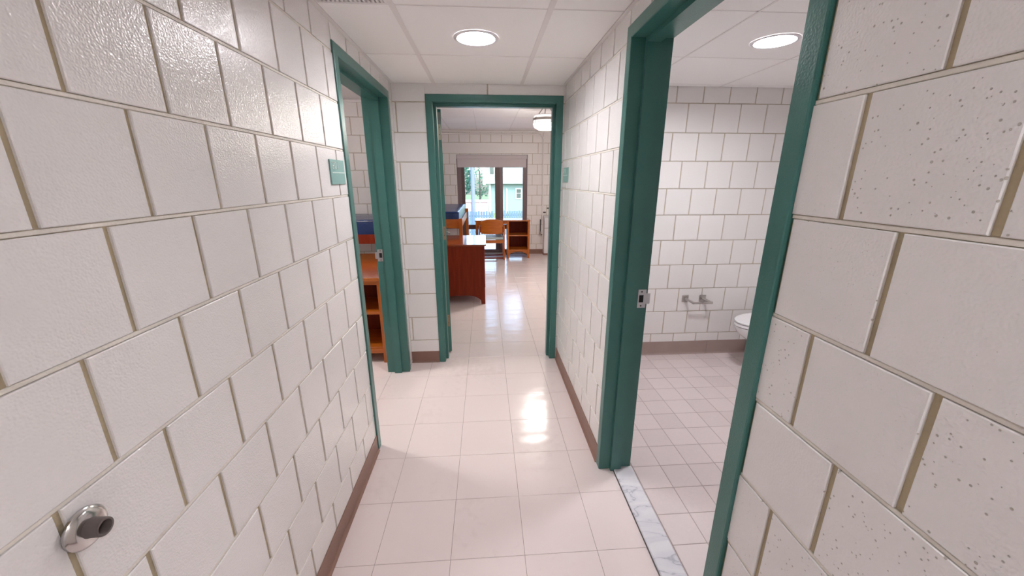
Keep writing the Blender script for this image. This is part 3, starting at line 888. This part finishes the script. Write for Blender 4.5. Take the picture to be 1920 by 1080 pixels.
# beds
def bed(loc, rz, L, W, zt, label, mlabel, rail='wood'):
    """bed frame: footboard at local y=0, length along +y, right side at x=0 (bed lies to -x)"""
    t = tag(empty('bed_frame', loc, rz), label, 'bed')
    for y in (0.0, L - 0.035):
        for x in (0.0, -W + 0.05):
            MB().box(x - 0.052, x, y, y + 0.035, 0.0, zt).build('post', M['wood_z'], t, bevel=0.004)
        pts = [(-W + 0.05, zt - 0.145)]
        for k in range(1, 12):
            s = k / 12
            pts.append((-W + 0.05 + (W - 0.102) * s, zt - 0.145 + 0.018 * (1 - abs(2 * s - 1) ** 3)))
        pts += [(-0.052, zt - 0.145), (-0.052, zt - 0.01), (-W + 0.05, zt - 0.01)]
        MB().prism(pts, y + 0.006, y + 0.028, 'y').build('end_board', M['wood'], t, bevel=0.002)
        MB().box(-W + 0.05, -0.052, y + 0.008, y + 0.028, 0.36, 0.44).build('end_rail', M['wood'], t, bevel=0.002)
    for x in (-0.024, -W + 0.01):
        MB().box(x - 0.018, x, 0.035, L - 0.035, zt - 0.16, zt - 0.06).build('side_rail', M[rail], t, bevel=0.002)
    MB().box(-W + 0.012, -0.042, 0.04, L - 0.04, zt - 0.145, zt - 0.125).build('deck', M['dark_metal'], t)
    # mattress on the deck: a thing of its own
    mt = tag(empty('mattress', loc, rz), mlabel, 'mattress')
    body = MB()
    x0, x1, y0, y1, z0, z1 = -W + 0.03, -0.048, 0.042, L - 0.042, zt - 0.124, zt + 0.098
    nx, ny = 10, 20
    for j in range(ny + 1):
        for i in range(nx + 1):
            a, b = i / nx, j / ny
            bulge = 0.012 * math.sin(math.pi * a) * math.sin(math.pi * b) + 0.004 * math.sin(9 * a + 5 * b) + 0.003 * math.sin(17 * b)
            body.v.append((x0 + (x1 - x0) * a, y0 + (y1 - y0) * b, z1 - 0.01 + bulge))
    for j in range(ny):
        for i in range(nx):
            q = j * (nx + 1) + i
            body.f.append((q, q + 1, q + nx + 2, q + nx + 1))
    ring = [i for i in range(nx + 1)] + [j * (nx + 1) + nx for j in range(1, ny + 1)] + [ny * (nx + 1) + i for i in range(nx - 1, -1, -1)] + [j * (nx + 1) for j in range(ny - 1, 0, -1)]
    s0 = len(body.v)
    for r in ring:
        body.v.append((body.v[r][0], body.v[r][1], z0))
    n = len(ring)
    for k in range(n):
        body.f.append((ring[k], s0 + k, s0 + (k + 1) % n, ring[(k + 1) % n]))
    body.f.append(tuple(s0 + k for k in range(n - 1, -1, -1)))
    ob = body.build('cover', M['vinyl'], mt, bevel=0.022)
    for p in ob.data.polygons:
        p.use_smooth = True
    for z in (z0 + 0.012, z1 - 0.018):
        MB().tube([(x0 - 0.002, y0 - 0.002, z), (x1 + 0.002, y0 - 0.002, z), (x1 + 0.002, y1 + 0.002, z), (x0 - 0.002, y1 + 0.002, z), (x0 - 0.002, y0 - 0.002, z)], 0.005, 8).build('piping', M['vinyl'], mt)
    return t
bed((-0.335, 5.49, 0), 0, 2.0, 0.98, 0.985, 'orange oak bed frame with post ends beside the far window', 'navy vinyl mattress on the bed near the far window')
bed((-2.90, 4.125, 0), -math.pi / 2, 2.03, 0.91, 1.015, 'oak bed frame along the left bedroom wall, behind the shelf desk', 'dark navy vinyl mattress seen through the left doorway', 'wood_dark')  # side rails in darker wood: the shade on them is put into the colour

# convector cabinet and hooks on the far wall
t = tag(empty('convector', (1.19, YF - 0.2, 0)), 'white metal convector cabinet at the foot of the far bedroom wall', 'radiator')
MB().prism([(0.0, 0.045), (0.19, 0.045), (0.19, 0.80), (0.03, 0.765), (0.0, 0.73)], 0.0, 0.75, 'x').build('cabinet', M['white_metal'], t, bevel=0.004)
MB().box(0.0, 0.75, 0.02, 0.19, 0.0, 0.045).build('plinth', M['rubber_base'], t)
MB().box(0.0, 0.75, -0.004, 0.0, 0.555, 0.572).build('seam', M['nickel'], t)
t = tag(empty('valve_pipe', (1.125, YF - 0.06, 0.43)), 'dark metal valve with pipe beside the white convector', 'valve')
MB().tube([(0, 0.0, 0.30), (0, 0.0, 0.05), (0.0, 0.0, 0.0), (0.035, 0.0, -0.025)], 0.011).build('pipe', M['dark_metal'], t, True)
MB().lathe([(0.0, -0.03), (0.022, -0.03), (0.024, 0.0), (0.020, 0.03), (0.0, 0.03)], (-0.004, -0.012, 0.02), 'z', 14).build('handwheel', M['nickel'], t, True)
for x, z, lab in ((1.205, 0.866, 'small dark coat hook lower and nearer the window'), (1.295, 0.949, 'small dark coat hook higher and nearer the doorway jamb')):
    t = tag(empty('coat_hook', (x, YF, z)), lab, 'hook', 'hooks above the convector')
    MB().box(-0.036, 0.036, -0.006, 0.0, -0.012, 0.012).build('plate', M['dark_metal'], t, bevel=0.001)
    MB().tube([(0, -0.004, 0.0), (0, -0.05, -0.004), (0, -0.062, 0.012)], 0.005).build('prong', M['dark_metal'], t, True)

# ------------------------------------------------------------------ bathroom fittings
t = tag(empty('toilet_roll_holder', (1.80, YBB, 0.525)), 'empty chrome toilet roll holder on the bathroom wall', 'holder')
for x in (-0.082, 0.074):
    MB().box(x - 0.029, x + 0.029, -0.008, 0.0, -0.030, 0.030).build('mounting_plate', M['nickel'], t, bevel=0.003)
    MB().tube([(x, -0.006, 0.0), (x + 0.03, -0.06, -0.012), (x + 0.037, -0.085, -0.016)], 0.010, 12).build('arm', M['nickel'], t, True)
MB().lathe([(0.0, -0.085), (0.007, -0.085), (0.007, -0.010), (0.010, -0.008), (0.010, 0.085), (0.0, 0.085)], (0.035, -0.083, -0.015), 'x', 16).build('roller', M['nickel'], t, True)

t = tag(empty('toilet', (XBR, 2.72, 0.0)), 'white wall-hung toilet at the bathroom corner', 'toilet')
def egg(u, w, L, x0):
    """closed outline of a bowl ring; returns x (towards -x = front), y"""
    c, s = math.cos(u), math.sin(u)
    r = w * (1.0 if c > 0 else 1.0)
    front = (L * 0.60) if c > 0 else (L * 0.40)
    return (x0 - c * front, s * r * (1 - 0.10 * max(c, 0)))
m = MB()
rings = [(0.385, 0.180, 0.50, -0.36), (0.37, 0.182, 0.50, -0.36), (0.33, 0.172, 0.48, -0.35), (0.27, 0.150, 0.42, -0.31), (0.21, 0.125, 0.34, -0.25), (0.16, 0.10, 0.26, -0.17), (0.13, 0.08, 0.18, -0.10)]
sg = 32
for z, w, L, x0 in rings:
    for s in range(sg):
        x, y = egg(2 * math.pi * s / sg, w, L, x0)
        m.v.append((min(x, -0.002), y, z))
for k in range(len(rings) - 1):
    for s in range(sg):
        s2 = (s + 1) % sg
        m.f.append((k * sg + s, k * sg + s2, (k + 1) * sg + s2, (k + 1) * sg + s))
m.f.append(tuple(range(sg - 1, -1, -1)))
m.f.append(tuple(range((len(rings) - 1) * sg, len(rings) * sg)))
m.build('bowl', M['porcelain'], t, True)
def ring_mesh(z0, z1, wo, lo, wi, li, x0):
    m = MB()
    for z in (z0, z1):
        for (w, L) in ((wo, lo), (wi, li)):
            for s in range(sg):
                x, y = egg(2 * math.pi * s / sg, w, L, x0)
                m.v.append((x, y, z))
    for s in range(sg):
        s2 = (s + 1) % sg
        a, b, c, d = 0, sg, 2 * sg, 3 * sg
        m.f += [(a + s, a + s2, c + s2, c + s), (b + s, d + s, d + s2, b + s2), (c + s, c + s2, d + s2, d + s), (a + s, b + s, b + s2, a + s2)]
    return m
ring_mesh(0.390, 0.412, 0.186, 0.52, 0.112, 0.30, -0.355).build('seat_ring', M['seat_plastic'], t, False, 0.004)
ld = MB()
for z in (0.418, 0.434):
    for s in range(sg):
        x, y = egg(2 * math.pi * s / sg, 0.187, 0.525, -0.353)
        ld.v.append((x, y, z))
ld.f = [tuple(range(sg - 1, -1, -1)), tuple(range(sg, 2 * sg))] + [(s, (s + 1) % sg, sg + (s + 1) % sg, sg + s) for s in range(sg)]
ld.build('lid', M['seat_plastic'], t, False, 0.005)
MB().box(-0.30, -0.30 + 0.16, -0.09, 0.09, 0.40, 0.425).build('hinge_block', M['seat_plastic'], t, bevel=0.006)
MB().tube([(-0.002, 0.0, 0.62), (-0.09, 0.0, 0.62), (-0.10, 0.0, 0.60), (-0.10, 0.0, 0.37)], 0.018, 14).build('flush_pipe', M['chrome'], t, True)
MB().box(-0.06, 0.0, -0.15, 0.15, 0.12, 0.385).build('wall_plate', M['porcelain'], t, bevel=0.02)

# ------------------------------------------------------------------ corridor things
# door stop on the left wall
t = tag(empty('door_stop', (XL, 0.524, 0.988)), 'round chrome door stop with grey rubber bumper on the left wall', 'door stop')
MB().lathe([(0.0, 0.0), (0.030, 0.0), (0.033, 0.003), (0.0335, 0.008), (0.031, 0.011), (0.027, 0.0135), (0.022, 0.0150), (0.0, 0.0150)], (0, 0, 0), 'x', 40).build('flange', M['chrome'], t, True)
MB().lathe([(0.0165, 0.012), (0.0150, 0.018), (0.0145, 0.034), (0.0140, 0.036), (0.0110, 0.036), (0.0100, 0.034), (0.0100, 0.014), (0.0, 0.014)], (0, 0, 0), 'x', 32).build('bumper', M['rubber'], t, True)

def sign(face, pos, u0, u1, z0, z1, text, label):
    t = tag(empty('room_sign', (pos, (u0 + u1) / 2, (z0 + z1) / 2)), label, 'sign')
    w, h = (u1 - u0), (z1 - z0)
    sg_ = 1 if face == '+x' else -1
    def bx(d0, d1, a0, a1, b0, b1):
        m = MB(); m.box(*sorted((sg_ * d0, sg_ * d1)), a0, a1, b0, b1); return m
    bx(0.0, 0.006, -w / 2, w / 2, -h / 2, h / 2).build('plate', M['sign'], t, bevel=0.0015)
    bx(0.006, 0.0075, -w / 2 + 0.012, w / 2 - 0.006, -0.004, 0.0).build('divider', M['sign_line'], t)
    # raised number, each stroke a bar
    SEG = {'0': 'abcdef', '1': 'bc', '2': 'abged'}
    cw, ch, st = 0.017, 0.030, 0.0038
    for i, chx in enumerate(text):
        c0 = -w / 2 + 0.022 + i * 0.025
        m = MB()
        for g in SEG[chx]:
            q = {'a': (0, cw, ch - st, ch), 'd': (0, cw, 0, st), 'g': (0, cw, ch / 2 - st / 2, ch / 2 + st / 2),
                 'b': (cw - st, cw, ch / 2, ch), 'c': (cw - st, cw, 0, ch / 2), 'f': (0, st, ch / 2, ch), 'e': (0, st, 0, ch / 2)}[g]
            ua, ub = (c0 + q[0], c0 + q[1]) if sg_ > 0 else (-c0 - q[1], -c0 - q[0])
            m.box(*sorted((sg_ * 0.006, sg_ * 0.0074)), ua, ub, 0.012 + q[2], 0.012 + q[3])
        m.build('digit', M['sign_line'], t)
    for k in range(4):
        off = -w / 2 + 0.026 + 0.007 * k
        MB().lathe([(0.0, 0.0), (0.0016, 0.0), (0.0012, sg_ * 0.0008), (0.0, sg_ * 0.001)], (sg_ * 0.006, off if sg_ > 0 else -off, 0.0065), 'x', 8).build('braille_dot', M['sign'], t)
sign('+x', XL, 1.727, 1.890, 1.503, 1.607, '201', 'teal room number sign on the left wall beside the left doorway')
sign('-x', XR, 2.800, 2.965, 1.503, 1.607, '211', 'teal room number sign on the wall beside the end doorway')

# recessed downlights
def downlight(loc, mat, label, group=None):
    t = tag(empty('downlight', loc), label, 'ceiling light')
    MB().lathe([(0.080, 0.024), (0.090, 0.0), (0.092, -0.004), (0.106, -0.003), (0.110, 0.0005)], (0, 0, 0), 'z', 48).build('trim_ring', M['trim_white'], t, True)
    MB().prism([(0.084 * math.cos(2 * math.pi * k / 16), 0.084 * math.sin(2 * math.pi * k / 16)) for k in range(16)], 0.020, 0.023, 'z').build('lens', M[mat], t)
    return t
downlight((-0.031, 2.100, H - 0.0005), 'lamp_corridor', 'round recessed downlight glowing in the corridor ceiling')
downlight((0.437, -0.42, H - 0.0005), 'lamp_entry', 'round recessed downlight behind the viewer by the entrance')
downlight((1.462, 2.072, HB - 0.0005), 'lamp_bath', 'round recessed downlight glowing in the bathroom ceiling')

# ceiling grille in the corridor
gx0, gx1, gy0, gy1 = XL + 0.022, -0.364, 1.137, 1.749
t = tag(empty('ceiling_grille', ((gx0 + gx1) / 2, (gy0 + gy1) / 2, H)), 'ribbed white air grille in the corridor ceiling above the left wall', 'vent')
hx, hy = (gx1 - gx0) / 2, (gy1 - gy0) / 2
MB().box(-hx, hx, -hy, -hy + 0.01, -0.002, 0.012).box(-hx, hx, hy - 0.01, hy, -0.002, 0.012).box(-hx, -hx + 0.01, -hy + 0.01, hy - 0.01, -0.002, 0.012).box(hx - 0.01, hx, -hy + 0.01, hy - 0.01, -0.002, 0.012).build('frame', M['ceil_grid'], t)
n = 15
for k in range(n):
    x = -hx + 0.018 + (2 * hx - 0.036) * k / (n - 1)
    MB().box(x - 0.0045, x + 0.0045, -hy + 0.01, hy - 0.01, -0.001, 0.011).build('slat', M['ceil_grid'], t)

# ceiling lamps of the bedrooms
def drum_lamp(loc, mat, label):
    t = tag(empty('ceiling_lamp', loc), label, 'ceiling lamp')
    MB().lathe([(0.0, 0.0), (0.075, 0.0), (0.075, -0.02), (0.06, -0.028), (0.0, -0.028)], (0, 0, 0), 'z', 32).build('canopy', M['nickel'], t, True)
    for k in range(3):
        a = math.radians(90 + 120 * k)
        MB().tube([(0.04 * math.cos(a), 0.04 * math.sin(a), -0.02), (0.10 * math.cos(a), 0.10 * math.sin(a), -0.09), (0.168 * math.cos(a), 0.168 * math.sin(a), -0.155), (0.168 * math.cos(a), 0.168 * math.sin(a), -0.225)], 0.006, 8).build('arm', M['nickel'], t, True)
    for z0, z1, r in ((-0.178, -0.150, 0.168), (-0.216, -0.209, 0.170)):
        MB().lathe([(r - 0.006, z0), (r, z0), (r, z1), (r - 0.006, z1), (r - 0.006, z0)], (0, 0, 0), 'z', 40).build('ring', M['nickel'], t, True)
    MB().lathe([(0.0, -0.100), (0.10, -0.105), (0.10, -0.115), (0.0, -0.115)], (0, 0, 0), 'z', 32).build('cap', M['nickel'], t, True)
    MB().lathe([(0.0, -0.296), (0.085, -0.288), (0.145, -0.258), (0.162, -0.217)], (0, 0, 0), 'z', 20).build('diffuser', M[mat], t, True)
    MB().lathe([(0.162, -0.217), (0.162, -0.150), (0.150, -0.120), (0.10, -0.116)], (0, 0, 0), 'z', 28).build('drum', M['lamp_drum'], t, True)
    return t
drum_lamp((0.80, 5.28, HR), 'lamp_bedroom', 'ringed drum ceiling lamp glowing beyond the end doorway')
drum_lamp((-1.9, 2.6, HR), 'lamp_leftroom', 'ringed drum ceiling lamp in the left bedroom')

# ------------------------------------------------------------------ outside the window
GZ = -2.7
M['lawn'] = painted('lawn', (0.13, 0.20, 0.09), 0.9, 6, 0.05, var=0.3)
M['paving'] = painted('pale_paving', (0.42, 0.46, 0.52), 0.8, 8, 0.01, var=0.1)
M['siding'] = simple('pale_green_siding', (0.17, 0.27, 0.27), 0.6)
M['siding_top'] = simple('pale_grey_siding', (0.26, 0.31, 0.33), 0.6)
M['white_paint'] = simple('white_outdoor_paint', (0.50, 0.53, 0.54), 0.5)
M['dark_glass'] = simple('dark_outdoor_glass', (0.05, 0.08, 0.08), 0.1)
M['pink_paint'] = simple('faded_red_boards', (0.42, 0.30, 0.33), 0.7)
M['pole'] = simple('weathered_pole', (0.13, 0.16, 0.24), 0.8)
M['fence'] = simple('dark_fence_boards', (0.06, 0.12, 0.17), 0.7)
M['leaf'] = simple('green_leaves', (0.04, 0.14, 0.09), 0.6)
M['bark'] = simple('tree_bark', (0.10, 0.09, 0.09), 0.9)
M['roofing'] = simple('grey_roofing', (0.16, 0.16, 0.18), 0.8)
struct(MB().box(-60, 60, 34, 110, GZ - 0.2, GZ).build('ground', M['lawn']), 'lawn outside the window')
struct(MB().box(-60, 60, YF + 0.6, 34, GZ - 0.2, GZ).build('pavement', M['paving']), 'pale paving below the window')
h = tag(empty('house', (6.0, 54.0, GZ)), 'pale clapboard house seen through the window', 'house')
def hp(m, name, mat, parent=h):
    o = m.build(name, M[mat]); o.parent = parent; o.matrix_parent_inverse = Matrix.Translation(-Vector(h.location)); return o
hp(MB().box(0.6, 12, 50, 58, GZ, 0.95), 'lower_wall', 'siding')
up = hp(MB().box(-0.18, 12.6, 49.2, 58.6, 0.95, 4.6), 'upper_wall', 'siding_top')
hp(MB().prism([(48.7, 4.6), (59.1, 4.6), (53.9, 7.6)], -0.6, 13.0, 'x'), 'roof', 'roofing')
for k in range(17):
    z = GZ + 0.215 * k
    hp(MB().prism([(50 - 0.035, z), (50 - 0.012, z + 0.21), (50.0, z + 0.21), (50.0, z)], 0.62, 12, 'x'), 'siding_board', 'siding')
for k in range(17):
    z = 0.97 + 0.215 * k
    hp(MB().prism([(49.2 - 0.035, z), (49.2 - 0.012, z + 0.21), (49.2, z + 0.21), (49.2, z)], -0.16, 12.6, 'x'), 'siding_board', 'siding_top')
hp(MB().box(0.45, 0.72, 49.85, 50.1, GZ, 0.95), 'corner_board', 'white_paint')
hp(MB().box(-0.28, 0.05, 49.05, 49.3, 0.85, 4.6), 'corner_board', 'white_paint')
wv = hp(MB().box(3.86, 4.72, 49.9, 50.0, -0.98, 0.42), 'window', 'white_paint')
for z0, z1 in ((-0.80, -0.25), (-0.18, 0.28)):
    o = MB().box(4.0, 4.56, 49.88, 49.9, z0, z1).build('pane', M['dark_glass'], wv)
wv2 = hp(MB().box(0.45, 1.25, 49.1, 49.2, 2.0, 3.6), 'window', 'white_paint')
MB().box(0.6, 1.1, 49.08, 49.1, 2.1, 3.5).build('pane', M['dark_glass'], wv2)
hp(MB().box(2.62, 2.82, 49.8, 49.95, GZ, 0.35), 'downspout', 'white_paint')
# pink shed
s_ = tag(empty('shed', (-1.0, 45, GZ)), 'faded pink boarded shed seen low through the left window pane', 'shed')
def sp_(m, name, mat):
    o = m.build(name, M[mat]); o.parent = s_; o.matrix_parent_inverse = Matrix.Translation(-Vector(s_.location)); return o
sp_(MB().box(-2.6, 0.35, 44, 46.5, GZ, -0.95), 'wall', 'pink_paint')
sp_(MB().box(-2.7, 0.45, 43.85, 46.6, -0.95, -0.83), 'roof', 'white_paint')
for x in (-2.55, -1.55, -0.62, 0.28):
    sp_(MB().box(x - 0.05, x + 0.05, 43.94, 44.0, GZ, -0.95), 'batten', 'white_paint')
sp_(MB().prism([(-0.55, -1.15), (0.2, -1.75), (0.26, -1.68), (-0.5, -1.07)], 43.95, 44.0, 'y'), 'brace', 'white_paint')
# pole
p_ = tag(empty('utility_pole', (-0.94, 30, GZ)), 'grey blue pole standing before the shed', 'pole')
MB().lathe([(0.0, 0.0), (0.17, 0.0), (0.13, 9.0), (0.0, 9.0)], (0, 0, 0), 'z', 16).build('shaft', M['pole'], p_, True)
MB().box(-0.9, 0.9, -0.06, 0.06, 8.3, 8.45).build('crossarm', M['pole'], p_)
# fences
def fence(x0, x1, y, top, label, n):
    f = tag(empty('board_fence', ((x0 + x1) / 2, y, GZ)), label, 'fence')
    pit = (x1 - x0) / n
    for k in range(n):
        a = -(x1 - x0) / 2 + k * pit
        MB().box(a + 0.01, a + pit - 0.03, -0.02, 0.02, 0.0, top - GZ - random.uniform(0, 0.05)).build('board', M['fence'], f)
    for z in (0.5, top - GZ - 0.4):
        MB().box(-(x1 - x0) / 2, (x1 - x0) / 2, 0.02, 0.06, z, z + 0.1).build('rail', M['fence'], f)
fence(1.05, 4.4, 30, -0.83, 'dark slatted fence below the house window', 18)
fence(-1.5, 0.55, 27.5, -0.66, 'dark fence in front of the pink shed', 11)
# trees
def tree(loc, hgt, rad, seed, label, n=900):
    rnd = random.Random(seed)
    t = tag(empty('leafy_tree', loc), label, 'tree', 'trees beyond the shed')
    MB().lathe([(0.0, 0.0), (0.20, 0.0), (0.10, hgt * 0.7), (0.0, hgt * 0.7)], (0, 0, 0), 'z', 10).build('trunk', M['bark'], t, True)
    m = MB()
    for k in range(n):
        a, b, r = rnd.uniform(0, 2 * math.pi), math.acos(rnd.uniform(-1, 1)), rad * rnd.uniform(0.55, 1.0) ** 0.5
        c = Vector((r * math.sin(b) * math.cos(a), r * math.sin(b) * math.sin(a), hgt * 0.62 + r * math.cos(b) * 1.15))
        if c.z < 0.8:
            continue
        u = Vector((rnd.gauss(0, 1), rnd.gauss(0, 1), rnd.gauss(0, 1))).normalized()
        v = u.orthogonal().normalized()
        s = rnd.uniform(0.16, 0.34)
        i = len(m.v)
        m.v += [tuple(c - u * s), tuple(c + v * s * 0.5), tuple(c + u * s), tuple(c - v * s * 0.5)]
        m.f.append((i, i + 1, i + 2, i + 3))
    o = m.build('foliage', M['leaf'], t)
    o['kind'] = 'stuff'
tree((-4.6, 60, GZ), 7.5, 3.0, 1, 'tall leafy tree at the edge of the window, furthest from the house')
tree((-0.9, 68, GZ), 8.0, 3.3, 2, 'leafy tree rising right behind the pole')
tree((3.0, 77, GZ), 8.5, 2.8, 3, 'leafy tree partly hidden by the house corner')
